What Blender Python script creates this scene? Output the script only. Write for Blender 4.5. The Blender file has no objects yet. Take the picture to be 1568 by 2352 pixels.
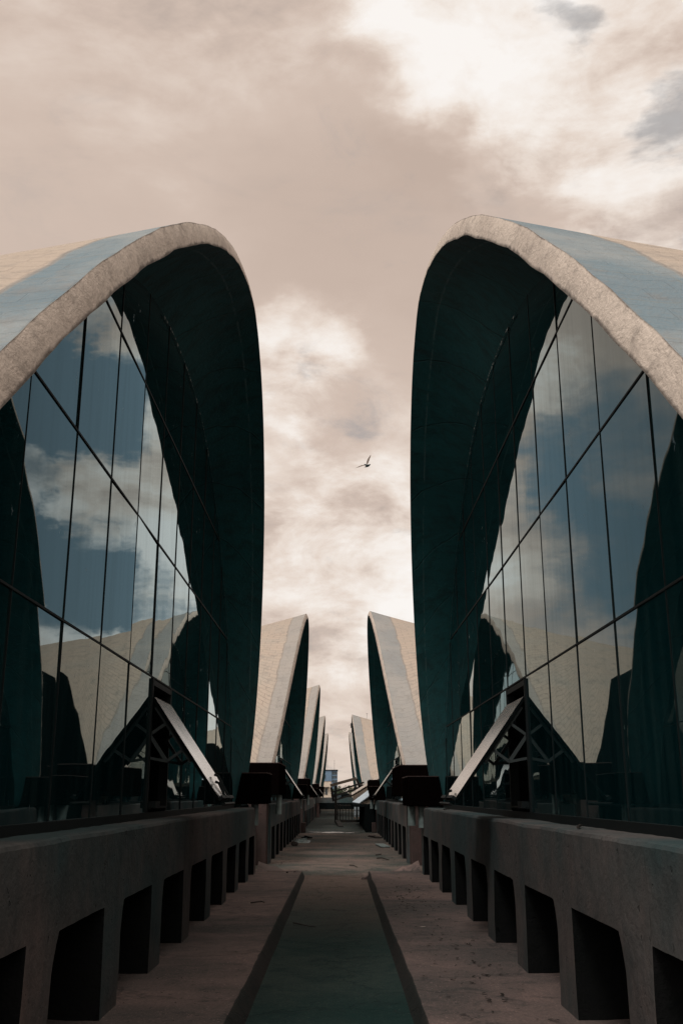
import bpy, bmesh, math, random
from mathutils import Vector, Matrix, noise
PI = math.pi
scene = bpy.context.scene
C = scene.collection
E = 1.6                                   # eye height
F = 2287.0; PITCH = math.atan(649/2287)
CP, SP = math.cos(PITCH), math.sin(PITCH)
def pdir(px, py):
    u = (px-778)/F; v = (1176-py)/F
    return Vector((u, CP-v*SP, SP+v*CP))
def at(px, py, w):
    return Vector((0, 0, E)) + pdir(px, py)*w

# ------------------------------------------------------------------ materials
class NT:
    def __init__(s, m, world=False):
        m.use_nodes = True; s.t = m.node_tree; s.t.nodes.clear(); s.world = world
    def n(s, typ, **kw):
        nd = s.t.nodes.new(typ); ins = kw.pop('i', {})
        for k, v in kw.items(): setattr(nd, k, v)
        for k, v in ins.items(): s.set(nd.inputs[k], v)
        return nd
    def set(s, inp, v):
        if isinstance(v, bpy.types.NodeSocket): s.t.links.new(v, inp)
        else: inp.default_value = v
    def noise(s, vec, scale, detail=4, rough=.55, dist=0, color=False):
        nd = s.n('ShaderNodeTexNoise', i={'Vector': vec, 'Scale': scale, 'Detail': detail, 'Roughness': rough, 'Distortion': dist})
        return nd.outputs['Color' if color else 'Fac']
    def math(s, op, a, b=0.0, c=0.0, clamp=False):
        nd = s.n('ShaderNodeMath', operation=op, use_clamp=clamp)
        s.set(nd.inputs[0], a); s.set(nd.inputs[1], b); s.set(nd.inputs[2], c)
        return nd.outputs[0]
    def rng(s, v, a, b, c=0.0, d=1.0, mode='LINEAR'):
        nd = s.n('ShaderNodeMapRange', interpolation_type=mode, clamp=True)
        for k, x in zip(('Value', 'From Min', 'From Max', 'To Min', 'To Max'), (v, a, b, c, d)): s.set(nd.inputs[k], x)
        return nd.outputs[0]
    def mix(s, f, a, b, mode='MIX'):
        nd = s.n('ShaderNodeMix', data_type='RGBA', blend_type=mode)
        s.set(nd.inputs[0], f)
        for i, x in ((6, a), (7, b)):
            s.set(nd.inputs[i], x if isinstance(x, bpy.types.NodeSocket) else (*x, 1) if len(x) == 3 else x)
        return nd.outputs[2]
    def vm(s, op, a, b=(0, 0, 0), scale=None):
        nd = s.n('ShaderNodeVectorMath', operation=op)
        s.set(nd.inputs[0], a); s.set(nd.inputs[1], b)
        if scale is not None: s.set(nd.inputs['Scale'], scale)
        return nd.outputs['Value' if op in ('DOT_PRODUCT', 'LENGTH') else 'Vector']
    def xyz(s, v):
        return s.n('ShaderNodeSeparateXYZ', i={0: v}).outputs
    def comb(s, x, y, z):
        return s.n('ShaderNodeCombineXYZ', i={0: x, 1: y, 2: z}).outputs[0]
    def pos(s): return s.n('ShaderNodeNewGeometry').outputs['Position']
    def uv(s): return s.n('ShaderNodeUVMap').outputs[0]
    def bump(s, h, strength=.5, dist=.01, normal=None):
        nd = s.n('ShaderNodeBump', i={'Height': h, 'Strength': strength, 'Distance': dist})
        if normal is not None: s.set(nd.inputs['Normal'], normal)
        return nd.outputs[0]
    def out(s, **kw):
        b = s.n('ShaderNodeBsdfPrincipled')
        for k, v in kw.items():
            s.set(b.inputs[k.replace('_', ' ')], (*v, 1) if isinstance(v, tuple) and len(v) == 3 else v)
        o = s.n('ShaderNodeOutputMaterial'); s.t.links.new(b.outputs[0], o.inputs[0])
        return b
def M(name):
    return bpy.data.materials.new(name)

def plaster(name, base, alt, dark, scale=1.0, stain=.5, bumpd=.012, rough=.9, streak=True, fine=38, spec=.08, pits=.5):
    m = M(name); t = NT(m); p = t.pos()
    big = t.noise(p, .9*scale, 5, .6)
    mid = t.noise(p, 5*scale, 6, .65, .4)
    fi = t.noise(p, fine, 4, .7)
    x, y, z = t.xyz(p)
    sv = t.comb(t.math('MULTIPLY', x, 5.0), t.math('MULTIPLY', y, 5.0), t.math('MULTIPLY', z, .45))
    st = t.noise(sv, 1.6, 5, .6)
    c = t.mix(t.rng(big, .33, .60), base, alt)
    c = t.mix(t.math('MULTIPLY', t.rng(mid, .48, .72), stain), c, dark)
    if streak: c = t.mix(t.math('MULTIPLY', t.rng(st, .52, .78), stain*.8), c, dark)
    c = t.mix(t.rng(fi, .3, .75, 0, .35), c, dark)
    pit = t.rng(t.noise(p, 13, 2, .5), .70, .74, 0, pits)
    c = t.mix(pit, c, tuple(q*.35 for q in dark))
    h = t.math('ADD', t.math('MULTIPLY', mid, 1.6), t.math('SUBTRACT', fi, t.math('MULTIPLY', pit, 1.5)))
    t.out(Base_Color=c, Roughness=rough, Normal=t.bump(h, .8, bumpd), Specular_IOR_Level=spec)
    return m

MAT = {}
MAT['rim'] = plaster('rim_plaster', (.60, .54, .485), (.52, .465, .42), (.15, .14, .13), 1.1, .55, .008, fine=34)
MAT['parapet'] = plaster('pink_render', (.125, .094, .088), (.034, .056, .060), (.020, .027, .030), .42, .5, .010, fine=18)
MAT['pier'] = plaster('pier_render', (.058, .038, .036), (.040, .030, .028), (.025, .022, .022), 1.0, .5, .02)
MAT['black_box'] = plaster('bitumen_box', (.0016, .0010, .0010), (.0012, .001, .0010), (.004, .002, .002), 2, .4, .01, spec=0.0)
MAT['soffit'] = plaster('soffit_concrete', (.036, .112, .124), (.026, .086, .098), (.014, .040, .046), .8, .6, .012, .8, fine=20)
m = M('soffit_boards'); t = NT(m); p = t.pos(); uv = t.uv(); u, v_, _ = t.xyz(uv)
big = t.noise(p, .8, 5, .6); mid = t.noise(p, 4, 6, .65, .5); fi = t.noise(p, 24, 4, .7)
uw = t.math('ADD', u, t.math('MULTIPLY', t.noise(p, 1.2, 3), .35))
ln = t.math('ABSOLUTE', t.math('SUBTRACT', t.math('FRACT', t.math('ADD', t.math('MULTIPLY', uw, .62), t.math('MULTIPLY', v_, .5))), .5))
joint = t.rng(ln, .0, .012, .65, 0)
ln2 = t.math('ABSOLUTE', t.math('SUBTRACT', v_, t.math('ADD', .22, t.math('MULTIPLY', big, .06))))
pale = t.math('MULTIPLY', t.rng(ln2, 0, .018, .6, 0), t.rng(mid, .40, .55))
sv = t.comb(t.math('MULTIPLY', u, 3.5), v_, 0.0); stk = t.noise(sv, 2.0, 6, .65)
c = t.mix(t.rng(big, .35, .68), (.010, .080, .090), (.008, .060, .069))  # teal shadow tint carried in the soffit colour
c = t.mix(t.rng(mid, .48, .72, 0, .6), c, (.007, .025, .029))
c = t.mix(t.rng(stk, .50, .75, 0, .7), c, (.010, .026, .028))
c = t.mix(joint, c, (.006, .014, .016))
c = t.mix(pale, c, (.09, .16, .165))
hh = t.math('ADD', t.math('ADD', mid, fi), t.math('MULTIPLY', joint, -1.5))
t.out(Base_Color=c, Roughness=.9, Normal=t.bump(hh, .7, .014), Specular_IOR_Level=.2)
MAT['soffit'] = m
m = M('rim_weathered'); t = NT(m); p = t.pos(); uv = t.uv(); u, v_, _ = t.xyz(uv)
big = t.noise(p, 1.0, 5, .6); mid = t.noise(p, 5, 7, .68, .6); fi = t.noise(p, 34, 4, .7)
lat = t.n('ShaderNodeTexWave', wave_type='BANDS', bands_direction='DIAGONAL', i={'Vector': p, 'Scale': 1.1, 'Distortion': 9.0, 'Detail': 4.0, 'Detail Scale': 1.6}).outputs['Fac']
sv = t.comb(t.math('MULTIPLY', u, 5.0), t.math('MULTIPLY', v_, 1.2), 0.0); stk = t.noise(sv, 1.6, 6, .62)
c = t.mix(t.rng(big, .35, .68), (.57, .51, .455), (.47, .415, .37))
c = t.mix(t.rng(mid, .50, .74, 0, .65), c, (.20, .18, .165))
c = t.mix(t.rng(stk, .54, .78, 0, .55), c, (.17, .155, .145))
lowe = t.math('SUBTRACT', t.math('MULTIPLY', mid, 1.1), t.math('MULTIPLY', t.math('SUBTRACT', 1.0, v_), 3.2))
c = t.mix(t.rng(lowe, .10, .45, 0, .8), c, (.055, .052, .05))
upe = t.math('SUBTRACT', t.math('MULTIPLY', mid, 1.0), t.math('MULTIPLY', v_, 6.0))
c = t.mix(t.rng(upe, .20, .45, 0, .7), c, (.09, .08, .075))
c = t.mix(t.rng(fi, .35, .75, 0, .28), c, (.2, .18, .165))
hh = t.math('ADD', t.math('ADD', t.math('MULTIPLY', mid, 1.4), t.math('MULTIPLY', fi, .8)), t.math('MULTIPLY', lat, .35))
t.out(Base_Color=c, Roughness=.92, Normal=t.bump(hh, .8, .014), Specular_IOR_Level=.1)
MAT['rim_face'] = m
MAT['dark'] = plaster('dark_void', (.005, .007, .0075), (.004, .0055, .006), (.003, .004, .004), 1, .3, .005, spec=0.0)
MAT['reveal'] = plaster('shaded_reveal', (.008, .008, .0085), (.006, .0068, .007), (.003, .004, .004), 1, .5, .01, spec=0.0)  # shade inside the wall openings put into a near-black colour
MAT['hood_concrete'] = plaster('hood_concrete', (.33, .28, .22), (.26, .22, .18), (.10, .10, .10), 2, .6, .01)
MAT['hood_metal'] = plaster('hood_blue_metal', (.33, .42, .50), (.40, .47, .52), (.14, .17, .2), 2, .5, .004, .5)
MAT['cream'] = plaster('cream_render', (.50, .43, .36), (.42, .37, .31), (.2, .18, .17), .5, .5, .01)
MAT['blue_wall'] = plaster('blue_cladding', (.13, .20, .29), (.11, .17, .25), (.06, .09, .12), .4, .4, .01)

def floor_mat(name, base, alt, dark, moss, mossamt, wet=None, dusty=None):
    m = M(name); t = NT(m); p = t.pos()
    x, y, z = t.xyz(p)
    pv = t.comb(t.math('MULTIPLY', x, .7), y, z)
    big = t.noise(pv, .55, 6, .62, .6)
    mid = t.noise(p, 3.2, 7, .68, .8)
    fi = t.noise(p, 42, 4, .7)
    crk = t.n('ShaderNodeTexVoronoi', feature='DISTANCE_TO_EDGE', i={'Vector': t.vm('ADD', p, t.vm('SCALE', t.noise(p, 2.5, 4, .6, 0, True), scale=.7)), 'Scale': .55}).outputs['Distance']
    c = t.mix(t.rng(mid, .36, .66), base, alt)
    c = t.mix(t.rng(big, .40, .62, 0, mossamt), c, moss)
    if dusty: c = t.mix(t.rng(t.math('ADD', y, t.math('MULTIPLY', t.math('SUBTRACT', big, .5), 9.0)), 12.5, 20.0, 0, .9), c, dusty)
    c = t.mix(t.rng(mid, .56, .74, 0, .7), c, dark)
    sp = t.noise(p, 17, 3, .5)
    c = t.mix(t.rng(sp, .66, .72, 0, .75), c, dark)
    c = t.mix(t.rng(fi, .35, .75, 0, .6), c, dark)
    c = t.mix(t.rng(t.noise(p, 60, 2, .5), .66, .72, 0, .6), c, tuple(min(1, q*2.2) for q in base))
    c = t.mix(t.rng(crk, 0.0, .012, .55, 0), c, dark)
    h = t.math('ADD', t.math('MULTIPLY', mid, 1.5), t.math('MULTIPLY', fi, .6))
    h = t.math('ADD', h, t.rng(crk, 0, .012, -.5, 0))
    rough = .92
    if wet is not None:
        wmask = t.rng(t.noise(p, 1.1, 5, .6), .50, .60, 0, 1)
        wy = t.math('MULTIPLY', t.rng(y, wet[0], wet[0]+.6), t.rng(y, wet[1]-.6, wet[1], 1, 0))
        wm = t.math('MULTIPLY', wmask, wy)
        rough = t.rng(wm, 0, 1, .92, .12)
    t.out(Base_Color=c, Roughness=rough, Normal=t.bump(h, .7, .02), Specular_IOR_Level=.12)
    return m
MAT['pavement'] = floor_mat('pavement_concrete', (.165, .118, .108), (.105, .082, .077), (.024, .026, .027), (.036, .040, .040), .75)
MAT['gutter'] = floor_mat('gutter_concrete', (.030, .046, .041), (.013, .029, .028), (.004, .011, .011), (.003, .021, .020), .9, None, (.125, .092, .080))
MAT['kerb'] = floor_mat('kerb_dark', (.030, .026, .025), (.018, .019, .019), (.008, .010, .010), (.010, .016, .015), .8)  # kerb faces coloured darker than the pavement
MAT['floor2'] = floor_mat('corridor_concrete', (.165, .118, .102), (.095, .078, .069), (.024, .030, .030), (.026, .040, .037), .85)
MAT['floor3'] = floor_mat('far_concrete', (.036, .036, .032), (.020, .026, .025), (.009, .012, .012), (.010, .019, .019), .8, (44.0, 47.5))
MAT['ground'] = floor_mat('ground_earth', (.12, .10, .085), (.09, .085, .07), (.05, .05, .045), (.05, .06, .045), .6)

# roof outer skin: blue-grey margin beside the rim, small laid blocks further in (UV in metres: u along the arch, v inward)
m = M('roof_blocks'); t = NT(m); p = t.pos(); uv = t.uv(); u, v, _ = t.xyz(uv)
wob = t.noise(uv, 1.1, 3)
vv = t.math('ADD', v, t.math('MULTIPLY', t.math('SUBTRACT', wob, .5), .25))
br = t.n('ShaderNodeTexBrick', offset=.5, i={'Vector': t.comb(v, u, 0.0), 'Scale': 1.0, 'Mortar Size': .012, 'Mortar Smooth': .4, 'Brick Width': .44, 'Row Height': .19,
    'Color1': (.325, .275, .23, 1), 'Color2': (.295, .252, .215, 1), 'Mortar': (.20, .172, .15, 1)})
br2 = t.n('ShaderNodeTexBrick', offset=.5, i={'Vector': t.comb(v, u, 0.0), 'Scale': 1.0, 'Mortar Size': .01, 'Mortar Smooth': .6, 'Brick Width': 1.1, 'Row Height': .62,
    'Color1': (.115, .165, .195, 1), 'Color2': (.105, .15, .18, 1), 'Mortar': (.12, .15, .16, 1)})
nb = t.noise(p, .7, 6, .62, .5); nm = t.noise(p, 3.5, 6, .65); fi = t.noise(p, 30, 3, .7)
px_ = t.xyz(p)[0]; py_ = t.xyz(p)[1]
wid = t.rng(px_, -.5, .5, .42, .66)
vv = t.math('SUBTRACT', vv, wid)
strip = t.rng(vv, -.04, .04)
near = t.rng(py_, 20, 26)
cb = t.mix(t.rng(nb, .40, .68, 0, .75), br2.outputs['Color'], (.26, .27, .265))
cb = t.mix(t.math('MULTIPLY', near, t.rng(px_, -.5, .5, .75, .5)), cb, (.27, .245, .222))  # near halls keep a bluer margin: sky reflection put into the colour
brc = t.mix(t.rng(py_, 20, 26, .85, .35), br.outputs['Color'], (.315, .27, .228))
cc = t.mix(t.rng(nb, .45, .70, 0, .45), brc, (.25, .245, .225))
c = t.mix(strip, cb, cc)
c = t.mix(t.rng(nm, .52, .75, 0, .6), c, (.14, .135, .13))
edge = t.rng(t.math('ABSOLUTE', vv), 0, .035, .5, 0)
c = t.mix(edge, c, (.13, .12, .11))
c = t.mix(t.rng(fi, .35, .8, 0, .3), c, (.18, .16, .14))
h = t.math('ADD', t.math('MULTIPLY', nm, 1.2), t.math('ADD', fi, t.math('MULTIPLY', br.outputs['Fac'], -.8)))
t.out(Base_Color=c, Roughness=.9, Normal=t.bump(h, .6, .02), Specular_IOR_Level=.2)
MAT['roof'] = m

# tinted glass: dark body, dielectric reflection, faint grime
m = M('tinted_glass'); t = NT(m); p = t.pos(); x, y, z = t.xyz(p)
sv = t.comb(x, t.math('MULTIPLY', y, 4.0), t.math('MULTIPLY', z, .35))
gr = t.noise(sv, 1.8, 5, .6)
wv = t.noise(p, .55, 2, .4)
wv2 = t.noise(p, 2.2, 1, .4)
dot = t.noise(t.comb(x, t.math('MULTIPLY', y, 1.6), t.math('MULTIPLY', z, .7)), 8, 5, .7)
spl = t.math('MULTIPLY', t.rng(dot, .66, .71), t.rng(t.noise(p, .9, 2), .50, .58))
h = t.math('ADD', t.math('MULTIPLY', wv, 1.0), t.math('MULTIPLY', wv2, .10))
body = t.mix(t.rng(gr, .45, .75, 0, .8), (.0012, .012, .0145), (.012, .030, .032))
body = t.mix(spl, body, (.02, .03, .035))
nrm_ = t.bump(h, .35, .012)
dif = t.n('ShaderNodeBsdfDiffuse', i={'Color': body})
gl = t.n('ShaderNodeBsdfGlossy', i={'Color': (.80, .93, .945, 1), 'Roughness': t.rng(spl, 0, 1, .012, .5), 'Normal': nrm_})
fr = t.n('ShaderNodeFresnel', i={'IOR': 1.58, 'Normal': nrm_}).outputs[0]
fr = t.math('MULTIPLY', t.math('MULTIPLY', fr, 1.2, clamp=True), t.rng(gr, .45, .8, 1, .86))
mx = t.n('ShaderNodeMixShader', i={0: fr, 1: dif.outputs[0], 2: gl.outputs[0]})
oo = t.n('ShaderNodeOutputMaterial'); t.t.links.new(mx.outputs[0], oo.inputs[0])
MAT['glass'] = m

m = M('mullion_metal'); t = NT(m)
t.out(Base_Color=(.002, .005, .006), Roughness=.6, Specular_IOR_Level=.15); MAT['mullion'] = m
m = M('vent_sheet'); t = NT(m); p = t.pos()
n1 = t.noise(p, 2.2, 3, .5); n2 = t.noise(p, 60, 3, .6)
c = t.mix(t.rng(n2, .4, .7), (.66, .62, .58), (.54, .51, .48))
t.out(Base_Color=c, Metallic=.9, Roughness=t.rng(n2, .3, .7, .14, .20), Normal=t.bump(t.math('ADD', n1, t.math('MULTIPLY', n2, .004)), .25, .008)); MAT['sheet'] = m
m = M('stay_metal'); t = NT(m)
t.out(Base_Color=(.009, .017, .019), Roughness=.7); MAT['stay'] = m
m = M('rusty_iron'); t = NT(m); p = t.pos()
t.out(Base_Color=t.mix(t.rng(t.noise(p, 6, 4), .4, .7), (.010, .011, .011), (.018, .014, .012)), Roughness=.8, Specular_IOR_Level=.1); MAT['iron'] = m
m = M('weathered_timber'); t = NT(m); p = t.pos()
t.out(Base_Color=t.mix(t.rng(t.noise(p, 5, 5), .4, .7), (.07, .055, .042), (.03, .027, .024)), Roughness=.85, Specular_IOR_Level=.1); MAT['timber'] = m
m = M('grey_pvc'); t = NT(m); p = t.pos()
t.out(Base_Color=t.mix(t.rng(t.noise(p, 7, 5), .4, .75), (.12, .165, .165), (.05, .065, .065)), Roughness=.55); MAT['pvc'] = m
def flat(name, col, rough=.8, var=.6, scale=8, metallic=0):
    m = M(name); t = NT(m); p = t.pos()
    t.out(Base_Color=t.mix(t.rng(t.noise(p, scale, 4), .35, .7), col, tuple(c*var for c in col)), Roughness=rough, Metallic=metallic, Specular_IOR_Level=.5 if rough < .4 else .1)
    return m
m = M('puddle_water'); t = NT(m); p = t.pos()
t.out(Base_Color=(.03, .033, .035), Roughness=.22, Specular_IOR_Level=1.0, Normal=t.bump(t.noise(p, 14, 4), .6, .03)); MAT['water'] = m
MAT['leaf_dry'] = flat('dry_leaf', (.025, .022, .02), .9)
MAT['twig'] = flat('twig_bark', (.03, .026, .024), .9)
MAT['foliage'] = flat('foliage', (.045, .065, .04), .8, .45, 2)
MAT['trunk'] = flat('bark', (.05, .04, .03), .9)
MAT['bird_body'] = flat('dark_feather', (.018, .035, .04), .7, .6, 30)
MAT['bird_wing'] = flat('grey_feather', (.20, .165, .145), .7, .55, 25)
MAT['skin'] = flat('skin', (.14, .08, .055), .6, .9)
MAT['hair'] = flat('hair', (.012, .01, .01), .7, .8)
MAT['shirt'] = flat('dark_shirt', (.03, .035, .045), .9, .7)
MAT['jeans'] = flat('pale_jeans', (.26, .31, .34), .9, .6, 10)
MAT['paint'] = flat('blue_spray_paint', (.03, .06, .10), .7, .7, 10)
MAT['win'] = flat('dark_window', (.03, .045, .055), .2, .8)
MAT['seal'] = flat('pale_sealant', (.30, .34, .34), .9, .4, 9)
MAT['paper'] = flat('pale_litter', (.35, .32, .28), .8, .7)

# ------------------------------------------------------------------ mesh helpers
class MB:
    def __init__(s): s.v = []; s.f = []; s.uv = {}
    def add(s, vs): i = len(s.v); s.v += [tuple(v) for v in vs]; return i
    def face(s, pts, uvs=None):
        i = s.add(pts); s.f.append(tuple(range(i, i+len(pts))))
        if uvs: s.uv[len(s.f)-1] = uvs
    def grid(s, rows, uvrows=None, flip=False):
        n = len(rows[0]); i0 = len(s.v)
        for r in rows: s.add(r)
        for a in range(len(rows)-1):
            for b in range(n-1):
                q = [(a, b), (a, b+1), (a+1, b+1), (a+1, b)]
                if flip: q.reverse()
                s.f.append(tuple(i0+x*n+y for x, y in q))
                if uvrows: s.uv[len(s.f)-1] = [uvrows[x][y] for x, y in q]
    def box(s, x0, x1, y0, y1, z0, z1):
        i = s.add([(x, y, z) for z in (z0, z1) for y in (y0, y1) for x in (x0, x1)])
        for q in ((0, 2, 3, 1), (4, 5, 7, 6), (0, 1, 5, 4), (2, 6, 7, 3), (0, 4, 6, 2), (1, 3, 7, 5)): s.f.append(tuple(i+k for k in q))
    def bar(s, a, b, w, h=None, up=(0, 0, 1)):
        h = h or w; a = Vector(a); b = Vector(b); d = (b-a).normalized(); u = Vector(up)
        if abs(d.dot(u)) > .98: u = Vector((0, 1, 0))
        r = d.cross(u).normalized(); u = r.cross(d).normalized()
        i = s.add([p+r*sx*w/2+u*sz*h/2 for p in (a, b) for sx, sz in ((-1, -1), (1, -1), (1, 1), (-1, 1))])
        for q in ((0, 3, 2, 1), (4, 5, 6, 7), (0, 1, 5, 4), (1, 2, 6, 5), (2, 3, 7, 6), (3, 0, 4, 7)): s.f.append(tuple(i+k for k in q))
    def tube(s, pts, rad, n=8):
        pts = [Vector(p) for p in pts]; rad = rad if isinstance(rad, (list, tuple)) else [rad]*len(pts); rings = []
        ref = Vector((.31, .77, .55)).normalized()
        for k, p in enumerate(pts):
            d = (pts[min(k+1, len(pts)-1)]-pts[max(k-1, 0)]).normalized()
            a = d.cross(ref).normalized(); b = d.cross(a)
            rings.append(s.add([p+(a*math.cos(2*PI*j/n)+b*math.sin(2*PI*j/n))*rad[k] for j in range(n)]))
        for k in range(len(pts)-1):
            for j in range(n):
                s.f.append((rings[k]+j, rings[k]+(j+1) % n, rings[k+1]+(j+1) % n, rings[k+1]+j))
        s.f.append(tuple(rings[0]+j for j in range(n))); s.f.append(tuple(rings[-1]+j for j in reversed(range(n))))
    def build(s, name, mat, parent=None, smooth=False, bevel=0, loc=None, weld=False):
        me = bpy.data.meshes.new(name); me.from_pydata(s.v, [], s.f)
        if s.uv:
            l = me.uv_layers.new(name='UVMap')
            for fi, uvs in s.uv.items():
                pl = me.polygons[fi]
                for k, li in enumerate(pl.loop_indices): l.data[li].uv = uvs[k]
        me.materials.append(MAT[mat] if isinstance(mat, str) else mat)
        if not s.uv:
            bm = bmesh.new(); bm.from_mesh(me)
            if weld: bmesh.ops.remove_doubles(bm, verts=bm.verts, dist=.0005)
            bmesh.ops.recalc_face_normals(bm, faces=bm.faces); bm.to_mesh(me); bm.free()
        if smooth:
            for pl in me.polygons: pl.use_smooth = True
        o = bpy.data.objects.new(name, me); C.objects.link(o)
        if parent: o.parent = parent
        if loc: o.location = loc
        if bevel:
            b = o.modifiers.new('bevel', 'BEVEL'); b.width = bevel; b.segments = 2; b.limit_method = 'ANGLE'
        return o
def tag(o, label, cat, group=None):
    o['label'] = label; o['category'] = cat
    if group: o['group'] = group
    return o
def struct(o, label=None, cat=None):
    o['kind'] = 'structure'
    if label: o['label'] = label
    if cat: o['category'] = cat
    return o
def empty(name, loc=(0, 0, 0)):
    o = bpy.data.objects.new(name, None); o.empty_display_size = .3; C.objects.link(o); o.location = loc; return o
def copy_tree(o, parent=None, skip=()):
    c = o.copy(); C.objects.link(c); c.parent = parent
    for ch in list(o.children):
        if ch.name.split('.')[0] not in skip: copy_tree(ch, c, skip)
    return c
def nz(*a, s=1.0):
    return noise.noise(Vector(a)*s)

# ------------------------------------------------------------------ halls
YC = 12.08; D = 24.5; G = 2.02
A_, B_, E_, S_, H_, P_, Q_ = 2.125, .951, .626, 9.409, 6.65, 1.73, .876
ZB = 1.35
def set_side(s):
    global B_, H_
    B_, H_ = (.951, 6.65) if s < 0 else (1.012, 6.75)
def rim(t):
    fr = max(1-abs(t)**P_, 0)**Q_
    return A_-B_*fr**E_, S_*t, ZB+H_*fr
def glassz(y):
    q = abs(y)/(7.75 if y > 0 else 8.75)
    return ZB+5.65*(1-q**2.2)**.82 if q < 1 else ZB
def arch_y(z, sg):
    lo, hi = 0, 8.74 if sg < 0 else 7.74
    for _ in range(30):
        md = (hi+lo)/2
        if glassz(md*sg) > z-.03: lo = md
        else: hi = md
    return lo
def ts(n):
    return [math.copysign(1-(1-abs(a))**1.8, a) if a else 0 for a in [-1+2*i/n for i in range(n+1)]]
def drop(d): return 1-(.30*d-.0105*d*d)/H_
def zbase(d): return ZB+min(max(0, 1.4*(d-.35)), 4.2)
TM = ts(160)

def make_hall(s, seed, detail=True):
    set_side(s)
    rnd = random.Random(seed)
    root = empty('shell_hall', (s*G, YC, 0))
    def L(X, y, z): return (s*(X-G), y, z)
    # rim curves with slightly broken edges
    O = []; I = []; I2 = []
    for t in TM:
        X, y, z = rim(t); e = 1e-3
        a = rim(max(t-e, -1)); b = rim(min(t+e, 1)); ty, tz = b[1]-a[1], b[2]-a[2]; l = math.hypot(ty, tz); ny, nzv = tz/l, -ty/l
        if nzv > 0: ny, nzv = -ny, -nzv
        if abs(t) > .999: ny, nzv = -math.copysign(1, t), 0
        jo = .010*nz(y*2.6, z*2.6, seed*7.1)+.006*nz(y*9, z*9, seed*3.3)
        ji = .020*nz(y*2.2, z*2.2, seed*5.7)+.012*nz(y*8, z*8, seed*2.9)
        th = .165+.04*max(0, -t)**.7
        O.append((X, y-ny*jo, z-nzv*jo)); I.append((X-.05, y+ny*(th+ji), z+nzv*(th+ji)))
    arc = [0]
    for k in range(1, len(TM)):
        a, b = O[k-1], O[k]; arc.append(arc[-1]+math.dist(a, b))
    # roof shell outer skin
    ds = [0, .03, .1, .25, .5, .8, 1.2, 1.7, 2.3, 3, 4, 5, 6.5, 8, 10, 12, 14, 16]
    rows = []; uvr = []; foot = [[], []]
    for d in ds:
        g = drop(d); zb = zbase(d)
        # parameter range kept above the side edge
        lo, hi = 0.0, 1.0
        for _ in range(40):
            mid = (lo+hi)/2
            if ZB+(rim(mid)[2]-ZB)*g >= zb: lo = mid
            else: hi = mid
        tm = lo
        r = []; ur = []
        for k, t in enumerate(TM):
            tt = t*tm
            X, y, z = rim(tt)
            zz = ZB+(z-ZB)*g; yy = y
            if d == 0: X, yy, zz = O[k]
            elif d < .2 and tm > .999: zz += .006*nz(yy*2, zz*2, d*3+seed)
            r.append(L(X+d, yy, zz)); ur.append((arc[min(int((tt+1)/2*160), 160)] if abs(tm-1) < 1e-3 else arc[k], d))
        rows.append(r); uvr.append([(arc[k], d) for k in range(len(TM))])
        foot[0].append(r[0]); foot[1].append(r[-1])
    mb = MB(); mb.grid(rows, uvr, flip=(s > 0)); roof = mb.build('roof_shell', 'roof', root, smooth=True)
    # rim face
    mb = MB(); mid = []
    for k in range(len(TM)):
        o, i = O[k], I[k]; mid.append(((o[0]+i[0])/2-.012-.012*nz(o[1]*3, o[2]*3, seed), (o[1]+i[1])/2, (o[2]+i[2])/2))
    mb.grid([[L(*q) for q in O], [L(*q) for q in mid], [L(*q) for q in I]], [[(arc[k], vv_) for k in range(len(TM))] for vv_ in (0, .5, 1)]); mb.build('rim_edge', 'rim_face', root, smooth=True)
    # soffit between the rim and the glass
    mb = MB(); rows = []; uvr = []
    for j in range(7):
        a = j/6; r = []; uvr.append([(arc[k], a) for k in range(len(TM))])
        for k, t in enumerate(TM):
            i = I[k]; yg = (7.75 if t > 0 else 8.75)*t; g = (G+.03, yg, glassz(yg)+.03)
            b = a+.10*math.sin(PI*a)
            r.append(L(i[0]+(g[0]-i[0])*a, i[1]+(g[1]-i[1])*b*1.0, i[2]+(g[2]-i[2])*a+.10*math.sin(PI*a)*(1-abs(t))+(.008*nz(i[1]*3, a*4, i[2]*2) if 0 < j < 6 else 0)))
        rows.append(r)
    mb.grid(rows, uvr); mb.build('soffit', 'soffit', root, smooth=True)
    mb = MB()
    sr = [[], []]
    for k in range(261):
        tt = -.2+1.15*k/260; yg = (7.75 if tt > 0 else 8.75)*tt; q_ = max(0, nz(k*.9, seed, 1)+.25*nz(k*2.3, 1, seed))
        z_ = glassz(yg)+.028; L_ = .006+.11*q_*(1 if abs(tt) < .35 else .45)
        sr[0].append(L(G-.012, yg, z_)); sr[1].append(L(G-.016, yg, z_-L_))
    mb.grid(sr)
    mb.build('sealant', 'seal', root)
    # dark side infill, slab and rear closure
    for fl in foot:
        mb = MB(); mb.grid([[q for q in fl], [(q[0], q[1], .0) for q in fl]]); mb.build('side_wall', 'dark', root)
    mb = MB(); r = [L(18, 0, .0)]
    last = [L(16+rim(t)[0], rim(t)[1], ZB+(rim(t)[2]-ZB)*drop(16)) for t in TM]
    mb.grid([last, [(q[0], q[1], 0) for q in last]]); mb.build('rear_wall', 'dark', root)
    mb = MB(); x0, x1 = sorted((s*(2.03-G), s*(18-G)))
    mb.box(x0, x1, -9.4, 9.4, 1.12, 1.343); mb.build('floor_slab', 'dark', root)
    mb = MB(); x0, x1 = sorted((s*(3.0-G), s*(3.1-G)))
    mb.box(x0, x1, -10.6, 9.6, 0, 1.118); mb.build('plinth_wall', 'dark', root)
    # glazing
    trans = [1.343, 2.83, 4.31, 5.74, 7.4]
    ys = [-8.75]+[-.02+1.2*k for k in range(-7, 7)]+[7.75]
    vent = 6
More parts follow.
